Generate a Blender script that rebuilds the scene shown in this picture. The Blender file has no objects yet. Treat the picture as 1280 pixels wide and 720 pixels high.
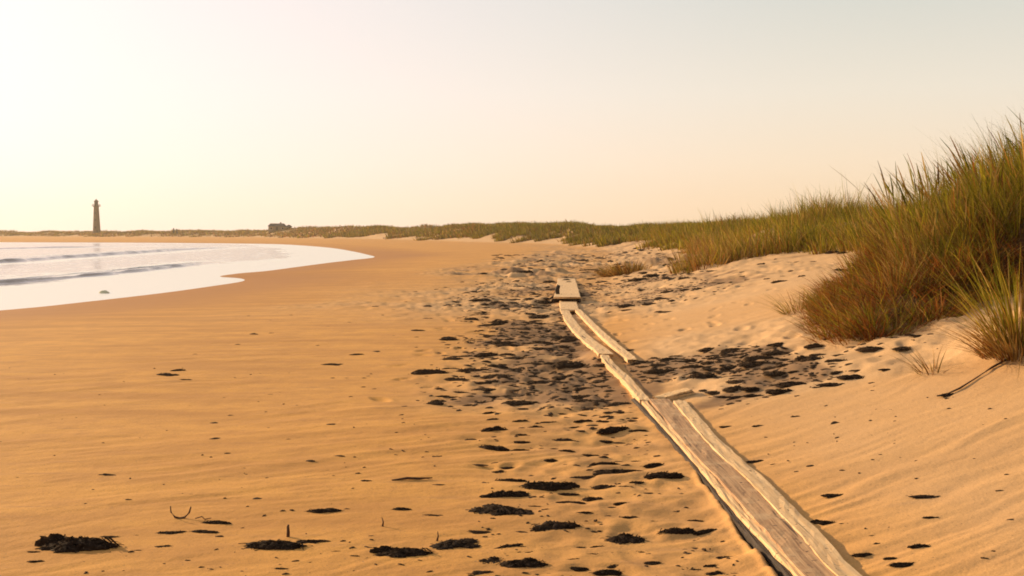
import bpy, math, random
import numpy as np
from mathutils import Vector, Matrix

rng = np.random.default_rng(7)
random.seed(7)
scn = bpy.context.scene
COL = scn.collection
R = math.radians

# ------------------------------------------------------------------ camera maths
CZ = 1.6                      # eye height over the upper beach
F = 1280 * 40 / 36            # focal length in photograph pixels
PITCH = math.atan(67 / F)
HAZE = .00016
ZW = -0.35                    # water level


def ray(px, py):
    """direction through pixel px, py of the 1280x720 photograph"""
    u = (np.asarray(px, float) - 640) / F
    v = (360 - np.asarray(py, float)) / F
    c, s = math.cos(PITCH), math.sin(PITCH)
    return u, c + v * s, -s + v * c


# ------------------------------------------------------------------ noise
def _hash(ix, iy, seed):
    n = (ix.astype(np.int64) * 374761393 + iy.astype(np.int64) * 668265263 + seed * 1274126177) & 0xFFFFFFFF
    n = ((n ^ (n >> 13)) * 1274126177) & 0xFFFFFFFF
    n = n ^ (n >> 16)
    return (n & 0xFFFF) / 65535.0


def vnoise(x, y, seed=0):
    ix = np.floor(x); iy = np.floor(y)
    fx = x - ix; fy = y - iy
    fx = fx * fx * fx * (fx * (fx * 6 - 15) + 10)
    fy = fy * fy * fy * (fy * (fy * 6 - 15) + 10)
    a = _hash(ix, iy, seed); b = _hash(ix + 1, iy, seed)
    c = _hash(ix, iy + 1, seed); d = _hash(ix + 1, iy + 1, seed)
    return (a + (b - a) * fx) * (1 - fy) + (c + (d - c) * fx) * fy * 1.0 - 0.5


def fbm(x, y, seed=0, octv=4, gain=0.5):
    t = np.zeros_like(np.asarray(x, float)); amp = 1.0
    ca, sa = 0.8, 0.6
    for k in range(octv):
        t = t + amp * vnoise(x, y, seed + 17 * k)
        x, y = (ca * x - sa * y) * 2.03 + 3.1, (sa * x + ca * y) * 2.03 - 1.7
        amp *= gain
    return t


def sstep(a, b, x):
    t = np.clip((x - a) / (b - a), 0, 1)
    return t * t * (3 - 2 * t)


def smooth_poly(P, n=5):
    """Catmull-Rom through the open polyline P"""
    P = [np.array(p, float) for p in P]
    out = []
    for i in range(len(P) - 1):
        p0 = P[max(i - 1, 0)]; p1 = P[i]; p2 = P[i + 1]; p3 = P[min(i + 2, len(P) - 1)]
        for k in range(n):
            t = k / n
            out.append(0.5 * ((2 * p1) + (-p0 + p2) * t + (2 * p0 - 5 * p1 + 4 * p2 - p3) * t * t
                              + (-p0 + 3 * p1 - 3 * p2 + p3) * t ** 3))
    out.append(P[-1])
    return np.array(out)


def poly_dist(x, y, P):
    """distance to the open polyline P and the position along it"""
    best = np.full(x.shape, 1e18); along = np.zeros(x.shape); L = 0.0
    for i in range(len(P) - 1):
        ax, ay = P[i]; bx, by = P[i + 1]
        dx, dy = bx - ax, by - ay; l2 = dx * dx + dy * dy; l = math.sqrt(l2)
        t = np.clip(((x - ax) * dx + (y - ay) * dy) / l2, 0, 1)
        d = (x - ax - t * dx) ** 2 + (y - ay - t * dy) ** 2
        m = d < best
        best = np.where(m, d, best); along = np.where(m, L + t * l, along)
        L += l
    return np.sqrt(best), along


def inside(x, y, P):
    c = np.zeros(x.shape, bool); n = len(P)
    for i in range(n):
        x1, y1 = P[i]; x2, y2 = P[(i + 1) % n]
        if y1 == y2: continue
        m = ((y1 > y) != (y2 > y)) & (x < (x2 - x1) * (y - y1) / (y2 - y1) + x1)
        c ^= m
    return c


# ------------------------------------------------------------------ the lie of the land
def wpt(px, py):
    d = (CZ - ZW) * F / (py - 293)
    return ((px - 640) / F * d, d)


SHORE = smooth_poly([(-60, -400), (-34, -90), (-24, -5), (-19.5, 12), (-16, 22)] + [wpt(*p) for p in (
    (0, 388), (100, 378), (200, 366.5), (262, 358), (303, 351.5), (300, 348), (274, 345.5), (300, 341.5), (334, 338.5),
    (372, 333.5), (410, 328.5), (440, 325), (468, 321.5), (458, 318), (440, 314), (415, 310), (380, 307), (340, 305),
    (260, 304), (150, 303.2), (0, 302.8))] + [(-260, 330), (-600, 420), (-1500, 600), (-4000, 900)], 4)
SEA = np.vstack([SHORE, [(-9000, 900), (-9000, -400)]])
DUNE = smooth_poly([(5.5, -400), (5.3, -50), (5.0, 0), (4.7, 8), (4.5, 12), (4.9, 17), (5.8, 25), (6.4, 36), (8.2, 55),
                    (10.2, 80), (12.6, 112), (12.3, 145), (8.5, 185), (-6, 235), (-33, 345), (-85, 485), (-153, 640),
                    (-248, 720), (-360, 800), (-700, 900), (-1500, 1000), (-4000, 1200)], 4)
INLAND = np.vstack([DUNE, [(-4000, 9000), (9000, 9000), (9000, -400)]])
MOUND = np.array([(4.75, 17.2), (4.3, 15.4), (3.85, 13.8), (3.55, 12.4), (3.7, 11.9), (4.1, 12.0), (4.6, 12.3), (5.2, 13.0),
                  (5.9, 13.4), (6.8, 13.0), (9, 11.5), (13, 10), (16, 15), (13, 23), (9, 22), (6.6, 21), (5.4, 19)])
MOUNDC = np.vstack([MOUND, MOUND[:1]])


def fields(x, y):
    x = np.asarray(x, float); y = np.asarray(y, float)
    ds, _ = poly_dist(x, y, SHORE)
    s = np.where(inside(x, y, SEA), -ds, ds)               # + on land
    dd, al = poly_dist(x, y, DUNE)
    t = np.where(inside(x, y, INLAND), dd, -dd)            # + on the dunes
    dm, _ = poly_dist(x, y, MOUNDC)
    m = np.where(inside(x, y, MOUND), dm, -dm)             # + on the near hummock
    return s, t, al, m


def height(x, y, f=None, fine=True):
    x = np.asarray(x, float); y = np.asarray(y, float)
    s, t, al, m = f if f is not None else fields(x, y)
    r = np.hypot(x, y)
    near = 1 - sstep(25, 70, r)
    z = np.where(s > 0, ZW + (-ZW) * (1 - np.exp(-s / 6.5)), ZW + np.maximum(s, -40) * 0.06)
    z = z + 0.0 * x
    # ramp to the foot of the dunes, then the dune face, then hummocks behind
    ramp = 0.68 * np.clip(1 + t / 3.9, 0, None)
    
    soft = 0.68 + 0.17 * np.clip(t, 0, 4.5)
    soft = np.where((t < 0), 0.68 * np.clip(1 + t / 3.9, 0, None) ** 1.35, soft)
    z = z + soft
    wob = fbm(x / 6, y / 7, 5, 3)
    hollow = np.exp(-((x - 8.6) / 3.4) ** 2 - ((y - 28) / 8.5) ** 2)
    tn = t + 4.5 * wob * sstep(28, 55, r) - 5.5 * hollow
    far = sstep(60, 500, r)
    hc = 0.50 + 1.85 * far
    hc = hc * (1 - 0.55 * sstep(560, 820, r))
    w = 4.2 + 13.8 * far
    z = z + hc * sstep(0.8, w, tn)
    lump = fbm(x / (5 + 14 * far), y / (5 + 14 * far), 11, 4) * (0.55 + 1.95 * far)
    z = z + lump * sstep(0.5, w, tn) * sstep(18, 40, r) * (1 - hollow)
    # near hummock
    ins = np.clip(m, 0, None)
    top = np.clip(0.46 + 0.17 * (x - 5.0), 0.34, 0.98)
    z = z + top * (1 - np.exp(-(ins / 0.55) ** 1.5)) * (1 + .5 * fbm(x / .9, y / .9, 33, 3)) * (1 - sstep(17, 24, y) * .6)
    z = z + 0.34 * np.exp(-((x - 4.62) ** 2 / 0.22 + (y - 9.9) ** 2 / 0.35))
    z = z + 0.09 * np.exp(-((x - 1.08) ** 2 / 0.025 + (y - 14.4) ** 2 / 1.1))
    # smaller swells
    z = z + 0.022 * fbm(x / 2.2, y / 2.2, 23, 3) * sstep(-6, -1, t) * (1 - sstep(60, 120, r))
    z = z + 0.03 * fbm(x / 5.0, y / 7.0, 29, 3) * sstep(2, 8, s)
    if fine:
        # wind streaks: long ripples running away to the right
        a = R(27)
        u = x * math.cos(a) + y * math.sin(a); v = -x * math.sin(a) + y * math.cos(a)
        v = v + 0.25 * fbm(u / 1.3, v / 1.3, 41, 2)
        amp = (.50 + .42 * sstep(-2.5, .5, x)) * (1 - .25 * sstep(1.6, 2.2, x)) * sstep(3, 14, s) * (1 - sstep(18, 40, r)) * (1 - sstep(0.5, 1.5, m))
        rp = fbm(u / 1.3, v / 0.17, 47, 3, .6)
        rp2 = fbm(u / 0.5, v / 0.06, 53, 2)
        z = z + amp * (0.013 * rp * (0.35 + 1.3 * sstep(-.35, .35, fbm(x / 1.7, y / 1.7, 61, 2))) + 0.005 * rp2)
        # trampled, lumpy upper beach
        tr = trample(x, y, t, s)
        z = z + tr * (0.11 * fbm(x / 0.42, y / 0.42, 71, 3, .55) + 0.03 * vnoise(x / .12, y / .12, 73))
        z = z + tr * sstep(30, 45, r) * 0.26 * fbm(x / 1.5, y / 1.5, 75, 5, .66)
        ch = sstep(-.1, .3, fbm(x / .8, y / .8, 77, 2)) * sstep(0.02, .25, m) * sstep(0, .6, 1.4 - m)
        z = z + 0.10 * ch * fbm(x / .25, y / .25, 79, 3)
    return z


def trample(x, y, t, s):
    r = np.hypot(x, y)
    a = sstep(19, 27, y + 0.5 * fbm(x / 2, y / 2, 81, 2)) * sstep(-12.5, -6.5, t + 2.5 * fbm(x / 3, y / 5, 83, 2)) * (1 - sstep(1, 4, t))
    a = a * (0.35 + 0.65 * sstep(-.2, .3, fbm(x / 3, y / 4, 85, 3)))
    b = 0.30 * sstep(-5.5, -3.8, t) * (1 - sstep(-3.6, -3.3, t)) * sstep(3, 6, y) * (1 - sstep(16, 24, y))
    c = 0.55 * sstep(9.5, 10.5, y) * (1 - sstep(15, 17, y)) * sstep(-3.3, -2.5, t) * (1 - sstep(1, 3, t))
    c = c + .45 * sstep(9.8, 11, y) * (1 - sstep(24, 30, y)) * sstep(-6.0, -4.6, t) * (1 - sstep(-3.75, -3.55, t))
    return np.clip(a + b + c, 0, 1) * (1 - 0.8 * sstep(60, 200, r))


def ground(x, y):
    """height of single points"""
    return height(np.atleast_1d(np.asarray(x, float)), np.atleast_1d(np.asarray(y, float)))


def hit(px, py, fine=True):
    """where the line of sight through a pixel of the photograph meets the land (a survey, used to lay things out)"""
    dx, dy, dz = (float(v) for v in ray(px, py))
    T = np.geomspace(3.0, 900, 1500)
    X, Y, Z = dx * T, dy * T, CZ + dz * T
    H = height(X, Y, fine=fine)
    k = np.argmax(Z < H)
    if Z[k] >= H[k]: k = len(T) - 1
    if k == 0: k = 1
    a, b = (Z - H)[k - 1], (Z - H)[k]
    tt = T[k - 1] + (T[k] - T[k - 1]) * a / (a - b + 1e-12)
    return dx * tt, dy * tt, float(CZ + dz * tt)


# ------------------------------------------------------------------ object helpers
def tag(o, label=None, cat=None, group=None, kind=None):
    if label: o['label'] = label
    if cat: o['category'] = cat
    if group: o['group'] = group
    if kind: o['kind'] = kind
    return o


def empty(name, loc, rz=0.0):
    o = bpy.data.objects.new(name, None); COL.objects.link(o)
    o.location = loc; o.rotation_euler = (0, 0, rz); o.empty_display_size = .2
    return o


def np_mesh(name, V, Fq, mat, smooth=True, attrs=None, parent=None, link=True):
    """V (n,3); Fq list of (k, verts) index arrays, each (m,k)"""
    me = bpy.data.meshes.new(name)
    V = np.asarray(V, np.float32)
    Fq = [np.asarray(f, np.int32) for f in Fq if len(f)]
    me.vertices.add(len(V)); me.vertices.foreach_set('co', V.ravel())
    nl = sum(f.size for f in Fq); npoly = sum(len(f) for f in Fq)
    me.loops.add(nl); me.loops.foreach_set('vertex_index', np.concatenate([f.ravel() for f in Fq]))
    me.polygons.add(npoly)
    tot = np.concatenate([np.full(len(f), f.shape[1], np.int32) for f in Fq])
    me.polygons.foreach_set('loop_start', np.concatenate([[0], np.cumsum(tot)[:-1]]).astype(np.int32))
    me.update(calc_edges=True); me.validate()
    if smooth: me.polygons.foreach_set('use_smooth', np.ones(len(me.polygons), bool))
    for k, a in (attrs or {}).items():
        a = np.asarray(a, np.float32)
        if a.ndim == 1:
            at = me.attributes.new(k, 'FLOAT', 'POINT'); at.data.foreach_set('value', a)
        else:
            at = me.attributes.new(k, 'FLOAT_COLOR', 'POINT')
            at.data.foreach_set('color', np.hstack([a, np.ones((len(a), 1), np.float32)]).ravel())
    if mat: me.materials.append(mat)
    o = bpy.data.objects.new(name, me)
    if link: COL.objects.link(o)
    if parent: o.parent = parent
    return o


class MB:
    """collects simple shapes and links them as one mesh"""
    def __init__(s): s.v = []; s.f = []; s.n = 0
    def add(s, V, Fs):
        V = np.asarray(V, float)
        for f in Fs: s.f.append([i + s.n for i in f])
        s.v.append(V); s.n += len(V); return s
    def box(s, c, size, rz=0.0, taper=1.0):
        hx, hy, hz = (q / 2 for q in size)
        P = [(-hx, -hy, -hz), (hx, -hy, -hz), (hx, hy, -hz), (-hx, hy, -hz)]
        P += [(a * taper, b * taper, hz) for a, b, _ in P]
        ca, sa = math.cos(rz), math.sin(rz)
        V = [(c[0] + a * ca - b * sa, c[1] + a * sa + b * ca, c[2] + z) for a, b, z in P]
        return s.add(V, [(3, 2, 1, 0), (4, 5, 6, 7), (0, 1, 5, 4), (1, 2, 6, 5), (2, 3, 7, 6), (3, 0, 4, 7)])
    def lathe(s, prof, n=24, c=(0, 0, 0)):
        V = []; Fs = []
        for r, z in prof:
            for k in range(n):
                a = 2 * math.pi * k / n
                V.append((c[0] + r * math.cos(a), c[1] + r * math.sin(a), c[2] + z))
        for i in range(len(prof) - 1):
            for k in range(n):
                k2 = (k + 1) % n
                Fs.append((i * n + k, i * n + k2, (i + 1) * n + k2, (i + 1) * n + k))
        Fs.append(tuple(reversed(range(n)))); Fs.append(tuple((len(prof) - 1) * n + k for k in range(n)))
        return s.add(V, Fs)
    def tube(s, pts, rad, n=6):
        pts = [Vector(p) for p in pts]; V = []; Fs = []
        for i, p in enumerate(pts):
            d = (pts[min(i + 1, len(pts) - 1)] - pts[max(i - 1, 0)]).normalized()
            a = d.orthogonal().normalized(); b = d.cross(a)
            r = rad[i] if hasattr(rad, '__len__') else rad
            for k in range(n):
                w = 2 * math.pi * k / n
                V.append(p + (a * math.cos(w) + b * math.sin(w)) * r)
        for i in range(len(pts) - 1):
            for k in range(n):
                k2 = (k + 1) % n
                Fs.append((i * n + k, i * n + k2, (i + 1) * n + k2, (i + 1) * n + k))
        Fs.append(tuple(reversed(range(n)))); Fs.append(tuple((len(pts) - 1) * n + k for k in range(n)))
        return s.add([tuple(v) for v in V], Fs)
    def build(s, name, mat, parent=None, smooth=False, bevel=0.0, link=True):
        me = bpy.data.meshes.new(name)
        me.from_pydata([tuple(p) for p in np.vstack(s.v)], [], s.f); me.update()
        if smooth:
            me.polygons.foreach_set('use_smooth', np.ones(len(me.polygons), bool))
        me.materials.append(mat)
        o = bpy.data.objects.new(name, me)
        if link: COL.objects.link(o)
        if parent: o.parent = parent
        if bevel:
            b = o.modifiers.new('bevel', 'BEVEL'); b.width = bevel; b.segments = 2; b.limit_method = 'ANGLE'
        return o


# ------------------------------------------------------------------ materials
def new_mat(name):
    m = bpy.data.materials.new(name); m.use_nodes = True
    nt = m.node_tree; nt.nodes.clear()
    out = nt.nodes.new('ShaderNodeOutputMaterial')
    bs = nt.nodes.new('ShaderNodeBsdfPrincipled')
    nt.links.new(bs.outputs[0], out.inputs[0])
    return m, nt, bs, out


def N(nt, typ, **kw):
    n = nt.nodes.new(typ)
    for k, v in kw.items(): setattr(n, k, v)
    return n


def noise(nt, vec, scale, detail=4, rough=.55):
    n = N(nt, 'ShaderNodeTexNoise'); n.inputs['Scale'].default_value = scale
    n.inputs['Detail'].default_value = detail; n.inputs['Roughness'].default_value = rough
    nt.links.new(vec, n.inputs['Vector']); return n.outputs['Fac']


def mix(nt, fac, a, b, blend='MIX'):
    n = N(nt, 'ShaderNodeMix', data_type='RGBA', blend_type=blend)
    for sock, v in ((n.inputs[0], fac), (n.inputs[6], a), (n.inputs[7], b)):
        if isinstance(v, bpy.types.NodeSocket): nt.links.new(v, sock)
        else: sock.default_value = v if not isinstance(v, tuple) else (*v, 1)[:4]
    return n.outputs[2]


def ramp(nt, fac, a, b, va=0.0, vb=1.0):
    n = N(nt, 'ShaderNodeMapRange', interpolation_type='SMOOTHSTEP')
    n.inputs[1].default_value = a; n.inputs[2].default_value = b
    n.inputs[3].default_value = va; n.inputs[4].default_value = vb
    nt.links.new(fac, n.inputs[0]); return n.outputs[0]


def attr(nt, name):
    n = N(nt, 'ShaderNodeAttribute'); n.attribute_name = name; return n


def mat_sand():
    m, nt, bs, out = new_mat('sand')
    geo = N(nt, 'ShaderNodeNewGeometry'); P = geo.outputs['Position']
    dry = mix(nt, noise(nt, P, 0.35, 5), (0.69, 0.335, 0.078), (0.76, 0.39, 0.100))
    dry = mix(nt, ramp(nt, noise(nt, P, 2.3, 5, .65), .35, .75), dry, (0.57, 0.28, 0.078))
    # thin streaks of dark mineral grains laid by the wind
    mp = N(nt, 'ShaderNodeMapping'); mp.inputs['Rotation'].default_value = (0, 0, R(-27))
    mp.inputs['Scale'].default_value = (0.9, 7.5, 3)
    nt.links.new(P, mp.inputs['Vector'])
    st = ramp(nt, noise(nt, mp.outputs[0], 1.0, 5, .6), .55, .78)
    sm = N(nt, 'ShaderNodeMath', operation='MULTIPLY'); nt.links.new(st, sm.inputs[0]); sm.inputs[1].default_value = 0.7
    dry = mix(nt, sm.outputs[0], dry, (0.40, 0.21, 0.085))
    mp3 = N(nt, 'ShaderNodeMapping'); mp3.inputs['Rotation'].default_value = (0, 0, R(-27)); mp3.inputs['Scale'].default_value = (.28, 1.3, 1)
    nt.links.new(P, mp3.inputs['Vector'])
    dry = mix(nt, ramp(nt, noise(nt, mp3.outputs[0], 1.0, 6, .6), .42, .68), dry, (0.54, 0.26, 0.07))
    pale = mix(nt, noise(nt, P, 1.7, 5), (0.56, 0.345, 0.165), (0.68, 0.44, 0.23))
    tr = attr(nt, 'trample').outputs['Fac']
    dry = mix(nt, tr, dry, pale)
    litter = mix(nt, attr(nt, 'litter').outputs['Fac'], dry, (0.16, 0.095, 0.055))
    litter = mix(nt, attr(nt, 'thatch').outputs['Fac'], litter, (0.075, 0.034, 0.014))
    # fine speckle of shell and grit
    sp = ramp(nt, noise(nt, P, 55, 2, .5), .66, .76)
    litter = mix(nt, sp, litter, (0.30, 0.17, 0.08))
    gr = noise(nt, P, 140, 2, .6)
    litter = mix(nt, ramp(nt, gr, .40, .62, 0, .30), litter, (0.30, 0.15, 0.05))
    wet = attr(nt, 'wet').outputs['Fac']
    col = mix(nt, wet, litter, (0.42, 0.185, 0.045))
    nt.links.new(col, bs.inputs['Base Color'])
    nt.links.new(ramp(nt, wet, 0, 1, .9, .7), bs.inputs['Roughness'])
    bs.inputs['Specular IOR Level'].default_value = 0.15
    b = N(nt, 'ShaderNodeBump'); b.inputs['Distance'].default_value = 0.012; b.inputs['Strength'].default_value = .55
    g = N(nt, 'ShaderNodeMath', operation='MULTIPLY_ADD')
    nt.links.new(noise(nt, P, 38, 4, .7), g.inputs[0]); g.inputs[1].default_value = .5
    nt.links.new(noise(nt, P, 9, 4, .6), g.inputs[2])
    nt.links.new(g.outputs[0], b.inputs['Height']); nt.links.new(b.outputs[0], bs.inputs['Normal'])
    return m


def mat_water():
    m, nt, bs, out = new_mat('water')
    geo = N(nt, 'ShaderNodeNewGeometry'); P = geo.outputs['Position']
    foam = attr(nt, 'foam').outputs['Fac']
    mp = N(nt, 'ShaderNodeMapping'); mp.inputs['Scale'].default_value = (0.8, 0.35, 1)
    nt.links.new(P, mp.inputs['Vector'])
    nz = noise(nt, mp.outputs[0], 1.3, 7, .65)
    a = N(nt, 'ShaderNodeMath', operation='ADD'); nt.links.new(foam, a.inputs[0]); nt.links.new(nz, a.inputs[1])
    f = ramp(nt, a.outputs[0], .82, 1.12)
    bs.inputs['Base Color'].default_value = (0.16, 0.11, 0.07, 1)
    bs.inputs['Roughness'].default_value = 0.12; bs.inputs['IOR'].default_value = 1.33
    b = N(nt, 'ShaderNodeBump'); b.inputs['Distance'].default_value = 0.06; b.inputs['Strength'].default_value = .6
    nt.links.new(noise(nt, mp.outputs[0], 3.0, 5, .6), b.inputs['Height']); nt.links.new(b.outputs[0], bs.inputs['Normal'])
    fo = N(nt, 'ShaderNodeBsdfPrincipled'); fo.inputs['Base Color'].default_value = (0.90, 0.87, 0.79, 1)
    fo.inputs['Roughness'].default_value = .35
    b2 = N(nt, 'ShaderNodeBump'); b2.inputs['Distance'].default_value = 0.03; b2.inputs['Strength'].default_value = .4
    nt.links.new(noise(nt, P, 6, 5, .6), b2.inputs['Height']); nt.links.new(b2.outputs[0], fo.inputs['Normal'])
    mx = N(nt, 'ShaderNodeMixShader'); nt.links.new(f, mx.inputs[0])
    nt.links.new(bs.outputs[0], mx.inputs[1]); nt.links.new(fo.outputs[0], mx.inputs[2])
    nt.links.new(mx.outputs[0], out.inputs[0])
    return m


def mat_blade(name='grass_blade', trans=.5):
    m, nt, bs, out = new_mat(name)
    c = attr(nt, 'tint').outputs['Color']
    nt.links.new(c, bs.inputs['Base Color']); bs.inputs['Roughness'].default_value = .55
    bs.inputs['Specular IOR Level'].default_value = .12
    tr = N(nt, 'ShaderNodeBsdfTranslucent'); nt.links.new(c, tr.inputs['Color'])
    mx = N(nt, 'ShaderNodeMixShader'); mx.inputs[0].default_value = trans
    nt.links.new(bs.outputs[0], mx.inputs[1]); nt.links.new(tr.outputs[0], mx.inputs[2])
    nt.links.new(mx.outputs[0], out.inputs[0])
    return m


def mat_wood(name, dark, light, grain=1.0, blotch=.35):
    m, nt, bs, out = new_mat(name)
    cx_ = N(nt, 'ShaderNodeCombineXYZ'); nt.links.new(attr(nt, 'across').outputs['Fac'], cx_.inputs[0])
    nt.links.new(attr(nt, 'along').outputs['Fac'], cx_.inputs[1]); nt.links.new(attr(nt, 'upward').outputs['Fac'], cx_.inputs[2])
    P = cx_.outputs[0]
    mp = N(nt, 'ShaderNodeMapping'); mp.inputs['Scale'].default_value = (48, 1.3, 48)
    nt.links.new(P, mp.inputs['Vector'])
    g = noise(nt, mp.outputs[0], 1.0, 6, .7)
    c = mix(nt, ramp(nt, g, .36, .62), dark, light)
    crack = ramp(nt, noise(nt, mp.outputs[0], .55, 3, .5), .66, .69)
    c = mix(nt, crack, c, (0.09, 0.045, 0.02))
    pit = ramp(nt, noise(nt, P, 26, 3, .5), .62, .70)
    c = mix(nt, pit, c, (0.10, 0.05, 0.025))
    bl = ramp(nt, noise(nt, P, 5.0, 6, .65), .50, .62)
    k = N(nt, 'ShaderNodeMath', operation='MULTIPLY'); nt.links.new(bl, k.inputs[0]); k.inputs[1].default_value = blotch
    c = mix(nt, k.outputs[0], c, (0.60, 0.40, 0.21))            # sand caught on the timber
    nt.links.new(c, bs.inputs['Base Color']); bs.inputs['Roughness'].default_value = .8
    b = N(nt, 'ShaderNodeBump'); b.inputs['Distance'].default_value = .006; b.inputs['Strength'].default_value = .8 * grain
    nt.links.new(g, b.inputs['Height']); nt.links.new(b.outputs[0], bs.inputs['Normal'])
    return m


def mat_plain(name, c1, c2, scale=4, rough=.8, bump=.01, spec=.3):
    m, nt, bs, out = new_mat(name)
    bs.inputs['Specular IOR Level'].default_value = spec
    tc = N(nt, 'ShaderNodeTexCoord'); P = tc.outputs['Object']
    n = noise(nt, P, scale, 5, .6)
    nt.links.new(mix(nt, n, c1, c2), bs.inputs['Base Color']); bs.inputs['Roughness'].default_value = rough
    b = N(nt, 'ShaderNodeBump'); b.inputs['Distance'].default_value = bump; b.inputs['Strength'].default_value = .7
    nt.links.new(noise(nt, P, scale * 4, 4, .6), b.inputs['Height']); nt.links.new(b.outputs[0], bs.inputs['Normal'])
    return m


M = dict(
    sand=mat_sand(), water=mat_water(), blade=mat_blade(),
    weed=mat_plain('dried_seaweed', (0.010, 0.006, 0.004), (0.055, 0.030, 0.016), 14, .85, .01, .1),
    weed_brown=mat_plain('faded_seaweed', (0.022, 0.014, 0.009), (0.11, 0.065, 0.035), 9, .9, .01, .1),
    wood=mat_wood('weathered_timber', (0.30, 0.155, 0.065), (0.56, 0.335, 0.160), 1.0, .55),
    pale=mat_wood('pale_timber', (0.64, 0.39, 0.17), (0.80, 0.54, 0.27), .6, .5),
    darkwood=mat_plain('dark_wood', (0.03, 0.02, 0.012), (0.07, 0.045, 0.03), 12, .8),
    twig=mat_plain('twig_bark', (0.05, 0.022, 0.012), (0.12, 0.055, 0.028), 20, .8),
    tower=mat_plain('tower_stone', (0.12, 0.085, 0.05), (0.17, 0.12, 0.075), .6, .85, .02),
    lamp=mat_plain('lantern_metal', (0.03, 0.025, 0.02), (0.06, 0.05, 0.04), 1, .5),
    shingle=mat_plain('roof_shingle', (0.07, 0.06, 0.05), (0.12, 0.10, 0.08), 1.5, .85),
    clap=mat_plain('weathered_clapboard', (0.20, 0.15, 0.10), (0.27, 0.21, 0.14), 1, .8),
    glass=mat_plain('window_glass', (0.03, 0.035, 0.04), (0.05, 0.05, 0.055), 1, .1, .0),
    rock=mat_plain('olive_rock', (0.62, 0.58, 0.38), (0.72, 0.68, 0.50), 9, .8),
)

# ------------------------------------------------------------------ footprints and scuffs pressed into the sand
dents = []                                   # x, y, rx, ry, angle, depth


def dent_field(n, x0, x1, y0, y1, dens, depth):
    k = 0
    while k < n:
        x, y = rng.uniform(x0, x1), rng.uniform(y0, y1)
        k += 1
        if rng.random() > dens(x, y): continue
        dents.append((x, y, rng.uniform(.05, .085), rng.uniform(.11, .17), rng.normal(0, .5), depth * rng.uniform(.5, 1.2)))


dent_field(150, -0.6, 1.15, 4.5, 13, lambda x, y: .25 + .6 * (x > .1), .009)
dent_field(500, -1.5, 5.0, 11, 30, lambda x, y: .5, .03)


for k_ in range(34):
    yy_ = 4.6 + k_ * .085; dents.append((1.275 + rng.normal(0, .006), yy_, .045, .09, 0, .03))


def litter_density(x, y):
    """how thick the dried seaweed lies on the sand at x, y"""
    x = np.asarray(x, float); y = np.asarray(y, float)
    nz = fbm(x / 0.9, y / 1.6, 101, 3)
    r = lambda a, b, v: sstep(a, b, v)
    a = (r(10.0, 11.2, y) * (1 - r(17, 29, y)) + .6 * r(10.4, 11.2, y) * (1 - r(15, 17, y))) * r(-1.1, .35, x + .02 * (y - 12)) * (1 - r(1.05, 1.2, x))
    b = 1.8 * r(9.6, 10.2, y - .25 * (x - 2)) * (1 - r(12.6, 14.0, y)) * r(1.28, 1.36, x) * (1 - r(2.5, 3.2, x))
    c = .55 * r(23, 26, y) * (1 - r(34, 42, y)) * r(-2.0, 0, x) * (1 - r(5.0, 7, x))
    d = .2 * r(4, 5, y) * (1 - r(10, 11, y)) * r(-.5, .5, x) * (1 - r(1.0, 1.2, x))
    return np.clip((a + b * 1.05 + c + d) * (0.75 + 1.6 * nz), 0, 1)


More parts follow.
